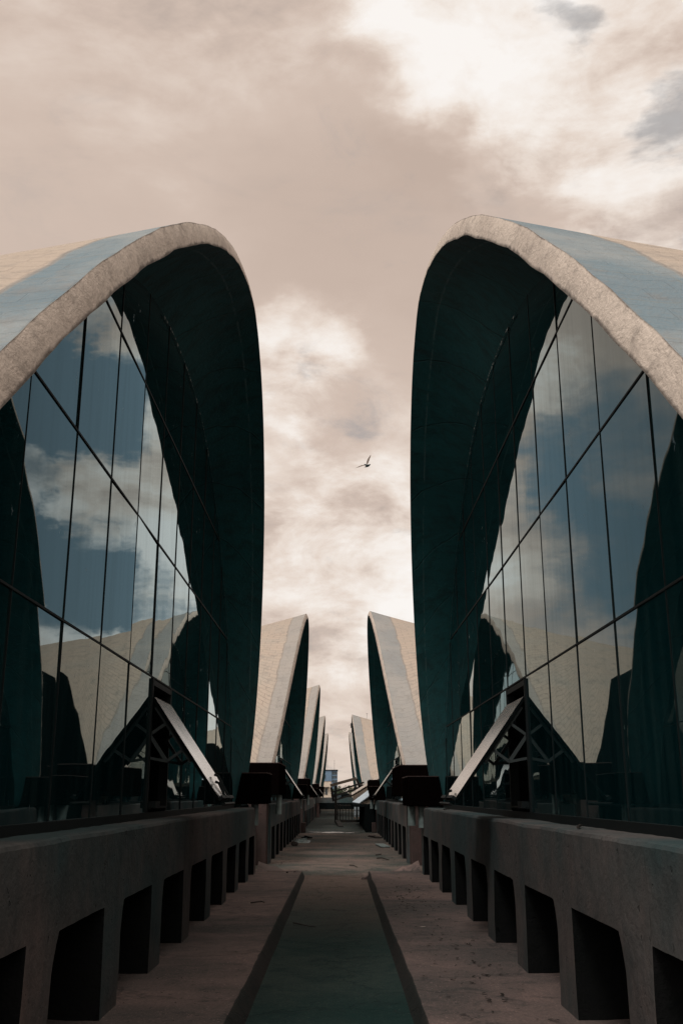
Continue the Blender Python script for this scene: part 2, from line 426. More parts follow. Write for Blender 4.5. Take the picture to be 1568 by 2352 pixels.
    for a, b in zip(ys[:-1], ys[1:]):
        isvent = abs(a+1.22) < .01
        for r in range(4):
            z0, z1 = trans[r], trans[r+1]
            if isvent and r == 0: continue
            top = [(yy, min(z1, glassz(yy)+.05)) for yy in [a+(b-a)*i/6 for i in range(7)]]
            top = [(yy, max(z0, zz)) for yy, zz in top]
            if max(zz for _, zz in top)-z0 < .05: continue
            ty = rnd.gauss(0, .0032); tz = rnd.gauss(0, .0022); yc = (a+b)/2; zc = (z0+z1)/2
            def pl(y, z): return L(G+.004+(y-yc)*ty+(z-zc)*tz, y, z)
            mb = MB()
            for (ya, za), (yb, zb2) in zip(top[:-1], top[1:]):
                if za-z0 < 1e-4 and zb2-z0 < 1e-4: continue
                mb.face([pl(ya, z0), pl(yb, z0), pl(yb, zb2), pl(ya, za)])
            pn = mb.build('window_pane', 'glass', root, weld=True)
            if pn.data.polygons[0].normal.x*s > 0: pn.data.flip_normals()
    for y in ys[1:-1]:
        mb = MB(); x0, x1 = sorted((s*(-.0035), s*(.03)))
        mb.box(x0, x1, y-.0035, y+.0035, 1.35, glassz(y)+.05); mb.build('mullion', 'mullion', root)
    for z in trans[1:4]:
        lo = arch_y(z, 1); ln_ = arch_y(z, -1)
        mb = MB(); x0, x1 = sorted((s*(-.005), s*(.032)))
        mb.box(x0, x1, -ln_, lo, z-.008, z+.008); mb.build('transom', 'mullion', root)
    mb = MB(); x0, x1 = sorted((s*(-.026), s*(.035)))
    mb.box(x0, x1, -8.75, 7.75, 1.344, 1.42); mb.build('sill_rail', 'mullion', root)
    # doorway hole behind the open vent: jambs and black recess
    df = MB(); y0, y1 = -1.22, -.02
    def bx(m_, X0, X1, ya, yb, za, zb_):
        a, b = sorted((s*(X0-G), s*(X1-G))); m_.box(a, b, ya, yb, za, zb_)
    bx(df, G-.022, G+.08, y0-.012, y0+.03, 1.425, 2.81); bx(df, G-.022, G+.08, y1-.03, y1+.012, 1.425, 2.81); bx(df, G-.02, G+.08, y0+.03, y1-.03, 2.74, 2.80)
    fr = df.build('vent_frame', 'mullion', root)
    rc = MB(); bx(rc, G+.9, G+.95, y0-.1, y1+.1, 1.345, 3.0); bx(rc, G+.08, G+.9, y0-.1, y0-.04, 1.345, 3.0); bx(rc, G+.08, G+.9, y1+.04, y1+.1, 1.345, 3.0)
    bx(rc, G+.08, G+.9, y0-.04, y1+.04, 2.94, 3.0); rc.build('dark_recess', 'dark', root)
    # top-hung vent leaf
    Hh = Vector(L(G-.03, 0, 2.62)); Te = Vector(L(1.25 if s < 0 else 1.22, 0, 1.56)); dv = (Te-Hh); Ln = dv.length; dv.normalize(); nv = Vector((-s*abs(dv.z), 0, abs(dv.x)))
    mb = MB(); c0 = Hh; ya, yb = y0+.03, y1-.03
    rows = []
    for i in range(9):
        q = c0+dv*Ln*i/8
        rows.append([(q.x, ya+(yb-ya)*j/4, q.z) for j in range(5)])
    mb.grid(rows, flip=True)
    low = [[tuple(Vector(q)-nv*.03) for q in r] for r in rows]
    ring = lambda R: R[0]+[r[-1] for r in R[1:]]+list(reversed(R[-1][:-1]))+[r[0] for r in reversed(R[1:-1])]
    a, b = ring(rows), ring(low)
    leaf = mb.build('vent_leaf', 'sheet', root, weld=True)
    mb = MB()
    for k in range(len(a)): mb.face([a[k], a[(k+1) % len(a)], b[(k+1) % len(a)], b[k]])
    mb.grid(low); bk2 = [[tuple(Vector(q)-nv*.006) for q in r] for r in low]; mb.grid(bk2); mb.build('dark_underside', 'dark', leaf)  # added near-black sheet keeps the leaf's underside and edges dark
    mb = MB()
    lip0 = Te-dv*.0+nv*.01; mb.bar(lip0+Vector((0, ya, 0)), lip0+Vector((0, yb, 0)), .035, .05, nv); 
    mb.bar(Te+dv*.07+Vector((0, ya+.04, 0)), Te+dv*.07+Vector((0, yb-.04, 0)), .02, .035, nv)
    mb.build('lower_lip', 'mullion', leaf)
    for f1, ln in (((.30, .16), (.62, .26)) if s < 0 else ((.5, .05),)):
        mb = MB(); yy = ya+(yb-ya)*f1
        mb.tube([Te+nv*.02+Vector((0, yy, 0))+dv*.03, Te-dv*ln+nv*.05+Vector((0, yy, 0)), Te-dv*(ln+.03)+nv*.03+Vector((0, yy-.03, 0))], .016, 6)
        mb.build('hook', 'mullion', leaf)
    # ladder frame and stays below the leaf
    for yy in (ya+.05, yb-.05):
        mb = MB(); o1 = -nv*.05; o2 = -nv*.26; V = Vector((0, yy, 0))
        pa = Hh+dv*.10+V; 
        mb.bar(pa+o1, Hh+dv*Ln*.62+V+o1, .035, .03, (0, 1, 0)); mb.bar(pa+dv*.22+o2, Hh+dv*Ln*.50+V+o2, .035, .03, (0, 1, 0))
        for q in (.24, .50): mb.bar(Hh+dv*Ln*q+V+o1, Hh+dv*Ln*q+V+o2, .03, .03, (0, 1, 0))
        mb.bar(Hh+dv*Ln*.50+V+o2, Vector(L(G+.02, yy, 1.98)), .028, .028, (0, 1, 0))
        mb.build('stay_ladder', 'stay', leaf)
    mb = MB(); bx(mb, G-.08, G+.0, y0+.15, y0+.42, 1.46, 1.53); bx(mb, G-.04, G+.02, y0+.1, y1-.1, 1.455, 1.475); mb.build('latch', 'mullion', root)
    return root

hl = make_hall(-1, 11); hr = make_hall(1, 23)
halls = {}
ORD = ['nearest', 'second', 'third', 'fourth', 'farthest']
def hall_label(side, k):
    base = {0: 'huge nearest concrete shell hall on the %s with tall tinted glass front',
            1: 'concrete shell hall directly behind the biggest arch on the %s',
            2: 'third concrete shell hall of the %s row with small paint scrawl',
            3: 'slim concrete shell hall fourth along the %s row',
            4: 'smallest and most distant concrete shell hall of the %s row'}
    return base[k] % side
tag(hl, hall_label('left', 0), 'shell hall', 'arched shell halls lining the corridor')
tag(hr, hall_label('right', 0), 'shell hall', 'arched shell halls lining the corridor')
halls[(-1, 0)] = hl; halls[(1, 0)] = hr
for k in range(1, 5):
    c = copy_tree(hl); c.location.y = YC+D*k
    c['label'] = hall_label('left', k); halls[(-1, k)] = c
for k in (1, 3, 4):
    c = copy_tree(hr); c.location.y = YC+D*k; halls[(1, k)] = c
halls[(1, 1)]['label'] = 'concrete shell hall with blue grey margin directly behind the biggest right arch'
halls[(1, 3)]['label'] = 'broad pale shell hall with blue graffiti low on its roof, right'
halls[(1, 4)]['label'] = 'distant sliver of shell hall at the right row end carrying a small mast'

def graffiti(s, k, strokes, name='paint_scrawl'):
    mb = MB(); set_side(s)
    def q(y, d, off=.02):
        t = y/S_; X, yy, z = rim(t); z = ZB+(z-ZB)*drop(d)
        return (s*(X+d-G)-0, yy-.05, z+.03)
    for st in strokes:
        mb.tube([q(y, d) for y, d in st], [.03]+[.05]*(len(st)-2)+[.02], 6)
    mb.build(name, 'paint', halls[(s, k)])
graffiti(1, 3, [[(-9.05, .25), (-9.02, .35), (-8.98, .45), (-9.04, .55)], [(-9.06, .38), (-9.10, .5), (-9.14, .62), (-9.11, .72), (-9.15, .80)], [(-9.24, .33), (-9.21, .43), (-9.24, .5)], [(-9.22, .62), (-9.24, .70), (-9.25, .78), (-9.22, .88)]])
graffiti(-1, 2, [[(-8.9, .75), (-8.95, .68), (-9.0, .8)], [(-8.92, .55), (-8.96, .5), (-9.0, .55)]])
# mast and small cabinet on the last right hall
mb = MB(); mb.tube([(0, 0, 0), (0, 0, 1.5)], .05, 6); mb.box(-.14, .14, -.1, .1, .7, 1.2)
mo = empty('roof_mast', (1.42, YC+4*D, 7.85)); mb.build('mast_pole', 'iron', mo)
mb = MB(); mb.bar((-.3, 0, 1.0), (.3, 0, 1.0), .04); mb.build('mast_arm', 'iron', mo)
tag(mo, 'small dark antenna mast on top of the farthest right shell', 'mast')
mb = MB(); mb.tube([(0, 0, 0), (.02, 0, .5)], .012, 6); mb.tube([(-.06, 0, .5), (.1, 0, .5)], .01, 5)
ao = mb.build('roof_antenna', 'iron', loc=(2.35, YC+3*D, 7.7)); tag(ao, 'thin wire antenna on the roof crest behind the blue graffiti shell', 'antenna')

# ------------------------------------------------------------------ parapet walls
def parapet(s, y0, y1, label, zf=.0, seed=1, first=None, X0=1.65, pitch=1.865, pw=.54):
    mb = MB(); ztop = 1.355; X1 = 2.02; ot = .83
    piers = []
    y = first if first is not None else y0
    spans = []   # openings (ya,yb)
    ed = y0+.42 if first is None else y0
    a = first
    ends = [y0]
    ys_p = []
    yy = first
    while yy < y1-.9:
        ys_p.append((yy, yy+pw)); yy += pitch
    ys_p.append((y1-.42, y1))
    for (pa, pb), (qa, qb) in zip(ys_p[:-1], ys_p[1:]):
        if qa-pb > .25: spans.append((pb, qa))
    st = ys_p[0][0]
    def zt(y): return ztop+.012*nz(y*.8, s*3.1, seed)+.005*nz(y*5, s, seed)
    def fx(y, z): return X0+.012*nz(y*.9, z*1.5, seed+s)+(.004*nz(y*4, z*4, seed))
    def bot(y, side):
        for a_, b_ in spans:
            if a_-1e-6 <= y <= b_+1e-6:
                if abs(y-a_) < 1e-6 and side < 0: return zf
                if abs(y-b_) < 1e-6 and side > 0: return zf
                u = y-a_
                return ot-.0 - (0.55*max(0, .10-u)*(1+3*max(0, .10-u)/.10)) + .004*nz(y*7, seed, s)
        return zf
    samples = set([round(st+i*.12, 4) for i in range(int((y1-st)/.12)+1)]+[y1, st])
    for a_, b_ in spans: samples |= {a_, b_, a_+.02, a_+.05, a_+.09}
    samples = sorted(samples); samples = [q for i, q in enumerate(samples) if i == 0 or q-samples[i-1] > 1e-5]
    P = lambda x, y, z: (s*x, y, z)
    rv = MB()
    for a_, b_ in zip(samples[:-1], samples[1:]):
        lo = [bot(a_, 1), bot(b_, -1)]
        nrow = 5; r = []
        for y_, l_ in ((a_, lo[0]), (b_, lo[1])):
            top = zt(y_)-.03
            r.append([P(fx(y_, l_+(top-l_)*j/nrow), y_, l_+(top-l_)*j/nrow) for j in range(nrow+1)]+[P(X0+.012, y_, zt(y_)-.008), P(X0+.04, y_, zt(y_)), P(X1, y_, zt(y_)-.005), ])
        mb.grid(r, flip=(s > 0))
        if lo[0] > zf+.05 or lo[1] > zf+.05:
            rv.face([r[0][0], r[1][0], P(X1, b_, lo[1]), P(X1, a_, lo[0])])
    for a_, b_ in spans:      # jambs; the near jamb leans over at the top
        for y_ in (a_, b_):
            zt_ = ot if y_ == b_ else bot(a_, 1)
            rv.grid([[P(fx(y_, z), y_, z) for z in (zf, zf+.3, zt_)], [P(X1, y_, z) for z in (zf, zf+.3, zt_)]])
    for y_ in (st, y1):
        mb.face([P(X0, y_, zf), P(X1, y_, zf), P(X1, y_, zt(y_)-.005), P(X0+.012, y_, zt(y_)-.01)])
    # back faces of the piers
    for pa, pb in ys_p: mb.face([P(X1, pa, zf), P(X1, pb, zf), P(X1, pb, 1.2), P(X1, pa, 1.2)])
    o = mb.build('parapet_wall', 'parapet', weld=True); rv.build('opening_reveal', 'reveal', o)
    for pl in o.data.polygons: pl.use_smooth = False
    return tag(o, label, 'wall', 'pink parapet walls with square openings')
parapet(-1, -5.4, 20.9, 'long near parapet wall with deep square openings, left of the gutter', .10, 3, 7.55-1.865*6)
parapet(1, -5.4, 20.9, 'long near parapet wall with deep square openings, right of the gutter', .10, 9, 7.55-1.865*6)
for s, sd in ((-1, 'left'), (1, 'right')):
    parapet(s, 25.2, 45.3, 'second parapet wall on the %s, starting behind the first black box' % sd, .012, 4+s, 25.2)
    parapet(s, 49.8, 69.8, 'third parapet wall on the %s, dark and narrow, before the cross beam' % sd, .012, 14+s, 49.8)
    parapet(s, 77.3, 94.3, 'fourth parapet wall on the %s, beyond the cross beam' % sd, .012, 24+s, 77.3)

# cross beam closing the corridor
cb = empty('cross_beam', (0, 74.5, 0))
mb = MB(); mb.box(-1.62, 1.62, -.2, .2, 1.02, 1.40); mb.build('beam', 'parapet', cb, bevel=.02)
for x in (-1.5, 1.5):
    mb = MB(); mb.box(x-.11, x+.11, -.18, .18, .012, 1.018); mb.build('support', 'pier', cb, bevel=.01)
tag(cb, 'low pink concrete beam spanning the far end of the corridor', 'beam')
cw = MB(); cw.box(-1.64, 1.64, 77.0, 77.1, .55, 1.02); co = cw.build('beam_dark_sheet', 'dark'); tag(co, 'dark panel added for the darkness below the pink cross beam', 'panel')  # added sheet, stands in for the dark opening under the beam

# ------------------------------------------------------------------ drainage boxes and pipes between the halls
def drain_box(s, y, x0, x1, dy, z0, z1, pipes, label):
    o = empty('drain_box', (s*(x0+x1)/2, y, 0)); w = (x1-x0)/2
    mb = MB(); n = 6
    mb.box(-w, w, 0, dy, z0, z1); mb.build('box', 'black_box', o, bevel=.02)
    lp = MB(); lp.box(-w-.008, w+.008, -.008, dy+.008, z1+.001, z1+.02); lp.build('lip', 'pier', o, bevel=.004)
    for px, py, zb in pipes:
        X = s*px-o.location.x
        p = MB(); p.tube([(X, py, z0-.003), (X, py, zb)], .074, 16); r = .058
        p.tube([(X, py, zb), (X, py, zb-.004)], .074, 16)
        pp = p.build('downpipe', 'pvc', o, smooth=False)
    return tag(o, label, 'drain box', 'black drain boxes at the shell feet')
NAME = ['nearest', 'second', 'third', 'fourth']
for k in range(4):
    y = D*k
    wh = ['before the second arch', 'before the third arch', 'before the fourth arch', 'before the farthest arch'][k]
    drain_box(-1, 20.35+y, 1.42, 2.35, 1.5, 1.42, 2.0, [(1.66, .25, 1.02)], 'lower black drain box with one downpipe, left side, ' + wh)
    drain_box(-1, 24.6+y, 1.42, 2.5, 3.0, 1.60, 2.32, [(1.53, 1.9, 1.12)], 'taller black drain box standing behind the lower one, left side, ' + wh)
    drain_box(1, 20.15+y, 1.35, 2.35, 1.8, 1.38, 1.93, [(1.43, .3, 1.02), (1.63, .25, .98)], 'lower black drain box with two downpipes, right side, ' + wh)
    drain_box(1, 24.3+y, 1.45, 2.6, 3.8, 1.56, 2.26, [], 'taller dark drain box standing behind the lower one, right side, ' + wh)
    for s in (-1, 1):
        sd = 'left' if s < 0 else 'right'
        mb = MB(); a, b = sorted((s*1.70, s*2.15)); mb.box(a, b, 24.55+y, 25.19+y, .0, 1.59 if s < 0 else 1.555)
        o = mb.build('pier', 'pier', bevel=.015)
        tag(o, 'square pink pier under the taller drain box, %s side, %s' % (sd, wh), 'pier', 'piers between the parapet walls')
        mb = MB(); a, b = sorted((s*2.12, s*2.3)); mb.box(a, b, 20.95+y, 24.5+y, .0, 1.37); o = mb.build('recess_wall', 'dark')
        tag(o, 'dark recessed wall in the gap, %s side, %s' % (sd, wh), 'wall', 'recessed walls between the halls')
        mb = MB(); a, b = sorted((s*1.9, s*2.6)); mb.box(a, b, 9.4+YC+y+.05, YC+D-9.45+y, 1.372, 1.41); 

# ------------------------------------------------------------------ ground and floors
def sheet(name, mat, pts_rows, smooth=True):
    mb = MB(); mb.grid(pts_rows); o = mb.build(name, mat, smooth=smooth); struct(o); return o
g = MB(); N = 24; R = [-1500, -400, -100, -30, -6, 0, 6, 30, 100, 400, 1500]
g.grid([[(x, y, -.02) for x in R] for y in [-300, -60, -10, 20, 60, 120, 300, 800, 2500]])
struct(g.build('ground', 'ground'), 'bare dusty ground around the halls')
# gutter channel
rows = []
for i in range(150):
    y = -6+i*.185
    up = max(0, (y-20.6)/1.2); up = min(1, up)
    r = []
    for j in range(13):
        a = j/12; x = -.70+1.27*a
        z = -.012+.012*abs(2*a-1)**2+.02*up+.006*nz(x*1.5, y*.7, 1)
        r.append((x, y, z))
    rows.append(r)
sheet('gutter', 'gutter', rows)
def kerbx(s, y):
    xt = .77 if s < 0 else .62
    return xt+.018*nz(y*.7, s*2, 0)+.008*nz(y*3.1, s, 4)-(.02*(y-10)/10 if s < 0 else 0)
for s in (-1, 1):
    rows = []; krows = []
    ysn = [-6+i*.2 for i in range(137)]+[21.35, 21.4, 21.46]
    for y in ysn:
        xt = kerbx(s, y); xb = .69 if s < 0 else .56
        endf = 1 if y < 21.38 else (.75 if y < 21.43 else .1)
        jag = .01*nz(y*6, s, 3)
        kr = [(s*(xb-.02), y, -.012)]
        for a, zz in ((.15, .03), (.45, .07), (.75, .098), (.92, .112), (1, .110)):
            kr.append((s*(xb+(xt-xb)*a+jag*a), y, .0+zz*endf))
        krows.append(kr); r = [kr[-1]]
        for a in (.04, .15, .3, .5, .7, .85, .93, 1):
            x = xt+(2.06-xt)*a
            z = .108-.006*min(1, a*4)+.006*nz(x*1.3, y*.8, s*5)
            if a > .85: z += .012*(a-.85)/.15
            r.append((s*x, y, z*endf))
        rows.append(r)
    o = MB(); o.grid(krows, flip=(s < 0)); struct(o.build('kerb', 'kerb', smooth=True))
    o = MB(); o.grid(rows, flip=(s < 0)); ob = o.build('pavement', 'pavement', smooth=True); struct(ob)
# under the parapets and beyond
g = MB(); g.box(-3.4, -2.06, -6, 21.4, -.015, .09); g.box(2.06, 3.4, -6, 21.4, -.015, .09)
struct(g.build('pavement_edge', 'pavement'))
rows = []
ysn = [21.46+i*.4 for i in range(58)]+[44.7]
for y in ysn:
    rows.append([(x, y, .012+.007*nz(x*1.1, y*.6, 7)) for x in [-3.2+i*.4 for i in range(17)]])
sheet('corridor_floor', 'floor2', rows)
rows = []
for i in range(80):
    y = 44.7+i*.75
    rows.append([(x, y, .006+.004*nz(x*1.1, y*.6, 3)) for x in [-3.2+j*.4 for j in range(17)]])
sheet('far_corridor_floor', 'floor3', rows)
# raised bead where the pavement ends, mounds of mortar
def mound(s, label):
    mb = MB(); rows = []
    for i in range(15):
        a = i/14; r = []
        for j in range(21):
            b = j/20
            x = 1.69-.62*a; y = 21.55+1.9*b
            h = .20*(1-a)**1.2*math.exp(-((b-.45)/.30)**2)*(1+.25*nz(x*5, y*4, s*2.2))+.03*(1-a)*(math.sin(PI*b))
            h += .05*math.exp(-((a-.55)/.12)**2)*math.exp(-((b-.30-.5*a)/.2)**2)
            e = min(1, 6*b, 6*(1-b), 6*(1-a)+.0)
            r.append((s*x, y, -.01+max(0, h)*e+.016*e))
        rows.append(r)
    mb.grid(rows); o = mb.build('mortar_mound', 'pavement', smooth=True); return tag(o, label, 'mortar mound', 'mortar mounds at the pavement ends')
mound(-1, 'sloping mortar mound at the foot of the first pier on the left')
mound(1, 'sloping mortar mound at the foot of the first pier on the right')
def bead(pts, r, label, mat='pavement'):
    mb = MB(); q = []
    for k in range(len(pts)-1):
        for i in range(8):
            p = Vector(pts[k]).lerp(Vector(pts[k+1]), i/8); q.append(p+Vector((0, .02*nz(p.x*3, p.y*3, 1), .006*nz(p.x*7, 3, p.y))))
    q.append(Vector(pts[-1])); mb.tube(q, [r*(1+.3*nz(p.x*4, p.y*4, 2)) for p in q], 8)
    o = mb.build('mortar_bead', mat, smooth=True); return tag(o, label, 'mortar bead')
bead([(-1.45, 21.75, .05), (-1.1, 21.55, .06), (-.82, 21.45, .06)], .05, 'rough mortar bead along the end of the left pavement')
bead([(1.5, 21.7, .05), (1.1, 21.45, .05), (.72, 21.4, .05), (.62, 21.2, .04), (.48, 20.7, .0)], .045, 'curling mortar bead at the end of the right pavement')
for s in (-1, 1):
    mb = MB(); a, b = sorted((s*1.45, s*1.64)); mb.box(a, b, 45.4, 46.3, 0, .42); o = mb.build('kerb_block', 'pier', bevel=.03)
    tag(o, 'small pink block at the far end of the second parapet, %s side' % ('left' if s < 0 else 'right'), 'block', 'blocks past the second parapets')

# puddle
def blob(cx, cy, rx, ry, z, seed, n=40):
    return [(cx+rx*math.cos(a)*(1+.35*nz(math.cos(a)*2, math.sin(a)*2, seed)), cy+ry*math.sin(a)*(1+.35*nz(math.cos(a)*2, math.sin(a)*2, seed+9)), z) for a in [2*PI*i/n for i in range(n)]]
mb = MB(); mb.face(blob(-.32, 45.6, .55, .75, .0135, 3)); mb.face(blob(.55, 45.3, .28, .35, .0135, 5)); mb.face(blob(-1.0, 46.0, .3, .5, .0135, 8))
struct(mb.build('puddle', 'water'), 'shallow puddle glinting across the far floor')
# litter: leaves and chips nobody would count, plus twigs
rnd = random.Random(5)
mb = MB()
def leaf(x, y, z, r):
    a = rnd.random()*6.28; e = .35+rnd.random()*.3; tl = rnd.uniform(-.25, .25)
    pts = []
    for i in range(6):
        b = i/6*2*PI; u = r*math.cos(b); v = r*e*math.sin(b)
        pts.append((x+u*math.cos(a)-v*math.sin(a), y+u*math.sin(a)+v*math.cos(a), z+.004+u*tl+abs(v)*.4))
    mb.face(pts)
for _ in range(230):
    y = rnd.choice([rnd.gauss(9, 2), rnd.gauss(16.5, 1.6), rnd.uniform(5, 21)]); x = rnd.gauss(1.12, .22)
    if .7 < x < 1.6 and y > 3: leaf(x, y, .106, rnd.uniform(.012, .032))
for _ in range(70):
    x = -rnd.uniform(.9, 1.6); leaf(x, rnd.uniform(5, 21), .106, rnd.uniform(.006, .016))
for _ in range(120): leaf(rnd.uniform(-.6, .48), rnd.uniform(5, 21), .004, rnd.uniform(.006, .017))
for _ in range(200):
    x = rnd.uniform(-1.6, 1.6); x = x if rnd.random() < .4 else math.copysign(1.6-abs(rnd.gauss(0, .2)), x)
    leaf(x, rnd.uniform(22, 44), .02, rnd.uniform(.01, .04))
lo = mb.build('leaf_litter', 'leaf_dry'); lo['kind'] = 'stuff'; lo['label'] = 'scattered dry leaves and chips on the concrete'; lo['category'] = 'litter'
def twig(pts, r, label):
    mb = MB(); mb.tube(pts, [r, r*.9]+[r*.6]*(len(pts)-2), 6); return tag(mb.build('twig', 'twig'), label, 'twig', 'fallen twigs on the concrete')
twig([(-.58, 13.7, .02), (-.50, 13.5, .03), (-.36, 13.35, .02), (-.28, 13.3, .02)], .008, 'curved twig in the gutter by the left kerb')
twig([(.98, 27.0, .03), (1.1, 26.8, .05), (1.25, 26.3, .03)], .016, 'forked twig on the floor near the second right parapet')
twig([(1.0, 28.4, .03), (1.15, 28.7, .03)], .014, 'short dark twig in front of the second right parapet')
twig([(-1.25, 15.2, .115), (-1.12, 15.35, .118), (-1.06, 15.25, .115)], .008, 'small twig lying on the left pavement')
twig([(.25, 24.5, .025), (.36, 24.2, .03), (.42, 23.8, .025)], .010, 'thin bent twig in the middle of the corridor floor')
for (x, y, z, a, lab) in ((1.80, 17.2, 1.362, .3, 'black twig on the right ledge below the open vent'), (1.85, 8.0, 1.362, -.2, 'black twig on the right ledge nearest the viewer')):
    twig([(x-.1, y-.35, z+.008), (x, y, z+.012), (x+.05, y+.15, z+.008)], .011, lab)
# stones, bag, flat board
def stone(x, y, z, r, label, mat='twig'):
    bm = bmesh.new(); bmesh.ops.create_icosphere(bm, subdivisions=2, radius=r)
    for v in bm.verts: v.co *= 1+.35*noise.noise(v.co*9/r*.1+Vector((x, y, 0))); v.co.z *= .7
    me = bpy.data.meshes.new('stone'); bm.to_mesh(me); bm.free(); me.materials.append(MAT[mat])
    o = bpy.data.objects.new('stone', me); C.objects.link(o); o.location = (x, y, z+r*.5); return tag(o, label, 'stone', 'loose dark stones')
stone(-1.02, 21.0, .10, .025, 'small black stone on the left pavement end')
stone(-.88, 21.15, .10, .018, 'tiny black stone beside the left kerb corner')
stone(-1.42, 33.8, .015, .11, 'round black stone beside the second left parapet')
def crumple(cx, cy, rx, ry, h, mat, name, label, cat, seed):
    mb = MB(); rows = []
    for i in range(14):
        rows.append([(cx+rx*(i/13*2-1)+.05*nz(i, j*.6, seed), cy+ry*(j/13*2-1)+.05*nz(i*.7, j, seed+2),
          .018+h*max(0, (.35+nz(i*.55, j*.55, seed)))*math.sin(PI*i/13)*math.sin(PI*j/13)) for j in range(14)])
    mb.grid(rows); return tag(mb.build(name, mat), label, cat)
crumple(-1.28, 36.5, .28, .9, .22, 'pvc', 'plastic_sheet', 'crumpled grey plastic sheet beside the second left parapet', 'plastic sheet', 3)
crumple(-1.22, 39.8, .22, .6, .12, 'dark', 'rag', 'dark rag on the floor by the second left parapet end', 'rag', 6)
mb = MB(); mb.bar((1.32, 34.2, .05), (1.45, 32.6, .04), .28, .03); tag(mb.build('flat_board', 'pvc', bevel=.004), 'flat grey green board lying against the second right parapet', 'board')
mb = MB(); mb.bar((1.30, 41.0, .05), (1.5, 39.4, .04), .25, .03); mb.bar((1.15, 40.7, .04), (1.35, 39.9, .07), .06, .03); tag(mb.build('broken_plank', 'twig'), 'dark broken planks at the far end of the second right parapet', 'plank')
mb = MB(); mb.bar((.62, 13.05, .115), (.60, 13.0, .115), .02, .004); 
mb = MB(); mb.face(blob(.98, 12.5, .035, .02, .118, 4, 9)); tag(mb.build('paper_scrap', 'paper'), 'tiny pale paper scrap on the right pavement', 'paper scrap')

# ------------------------------------------------------------------ stair hood, railings and person in the far right bay
hd = empty('stair_hood', (1.3, 46, 0))
def HL(*p): return (p[0]-1.3, p[1]-46, p[2])
mb = MB(); mb.box(-.12, .34, 0, 14, .01, 1.15); mb.build('side_wall', 'dark', hd)
mb = MB()
def hp(px, py, w): q = at(px, py, w); return HL(*q)
slab = [hp(809.3, 1843.5, 49.6), hp(825, 1846.2, 47.6), hp(892, 1797, 47.6), hp(892, 1782, 49.6)]
nrm = Vector((-.35, -.45, 1)).normalized()*.04
top = [Vector(q)+nrm for q in slab]
mb.face(top); mb.face(list(reversed(slab)))
for k in range(4): mb.face([slab[k], slab[(k+1) % 4], top[(k+1) % 4], top[k]])
mb.build('tilted_roof_sheet', 'hood_metal', hd)
mb = MB(); f_ = [hp(826, 1846.5, 47.7), hp(892, 1846.5, 47.7), hp(892, 1799, 47.7)]; bk = [(q[0], q[1]+.12, q[2]) for q in f_]
mb.face(f_); mb.face(bk[::-1])
for k in range(3): mb.face([f_[k], f_[(k+1) % 3], bk[(k+1) % 3], bk[k]])
mb.build('gable', 'hood_concrete', hd)
mb = MB(); mb.box(-.62, .34, 1.75, 13.9, 1.055, 1.145); mb.build('lintel', 'dark', hd)
mb = MB(); mb.bar(hp(808, 1823.5, 52), hp(885, 1776.5, 52), .30, .11, (0, 0, 1)); mb.build('edge_beam', 'rim', hd)
mb = MB(); q0 = [hp(810, 1826, 52.2), hp(886, 1779, 52.2), hp(886, 1800, 50), hp(812, 1842, 50)]; mb.face(q0); mb.face([(a_, b_+.05, c_-.02) for a_, b_, c_ in reversed(q0)]); mb.build('inner_board', 'timber', hd)
tag(hd, 'collapsed hood with a tilted pale blue metal roof and beige gable on the right', 'stair hood')
# upper tilted railing
w = 56.5
def RP(px, py, dw=0): return at(px, py, w+dw)
rl = empty('broken_railing', (RP(771, 1890).x, RP(771, 1890).y, 0))
o0 = rl.location.copy()
def Rl(px, py, dw=0): return RP(px, py, dw)-o0
mb = MB(); mb.bar(Rl(759, 1804), Rl(818, 1788), .22, .15); mb.build('top_board', 'timber', rl)
for a, b in (((765, 1819), (836, 1797)), ((766, 1829), (838, 1806)), ((767, 1838), (842, 1817))):
    mb = MB(); mb.bar(Rl(*a), Rl(*b), .07, .09); mb.build('rail', 'iron', rl)
for a, b, wd in (((760.5, 1808), (766, 1840), .09), ((818, 1789), (833, 1818), .10), ((771, 1806), (771, 1889), .13)):
    mb = MB(); mb.bar(Rl(*a), Rl(*b), wd, wd); mb.build('post', 'iron', rl)
tag(rl, 'tilted broken railing with four rails rising over the far corridor', 'railing')
w = 56.0
gl = empty('low_guard_rail', (RP(805, 1892).x, RP(805, 1892).y, 0)); o0 = gl.location.copy()
for py, wd in ((1850, .06), (1861, .03), (1874, .03)):
    mb = MB(); mb.bar(Rl(775, py), Rl(838, py), wd, wd); mb.build('rail', 'iron', gl)
mb = MB(); mb.bar(Rl(775, 1886), Rl(840, 1886), .10, .14); mb.build('bottom_rail', 'iron', gl)
for px in (775.5, 781, 787, 794, 801, 808, 820, 832):
    mb = MB(); mb.bar(Rl(px, 1848), Rl(px, 1889), .035 if px > 782 else .06); mb.build('baluster', 'iron', gl)
mb = MB(); mb.bar(Rl(775, 1886, -1), Rl(783, 1900, -5), .25, .12); mb.build('foot', 'iron', gl)
tag(gl, 'low dark guard rail with vertical bars beneath the tilted railing', 'railing')

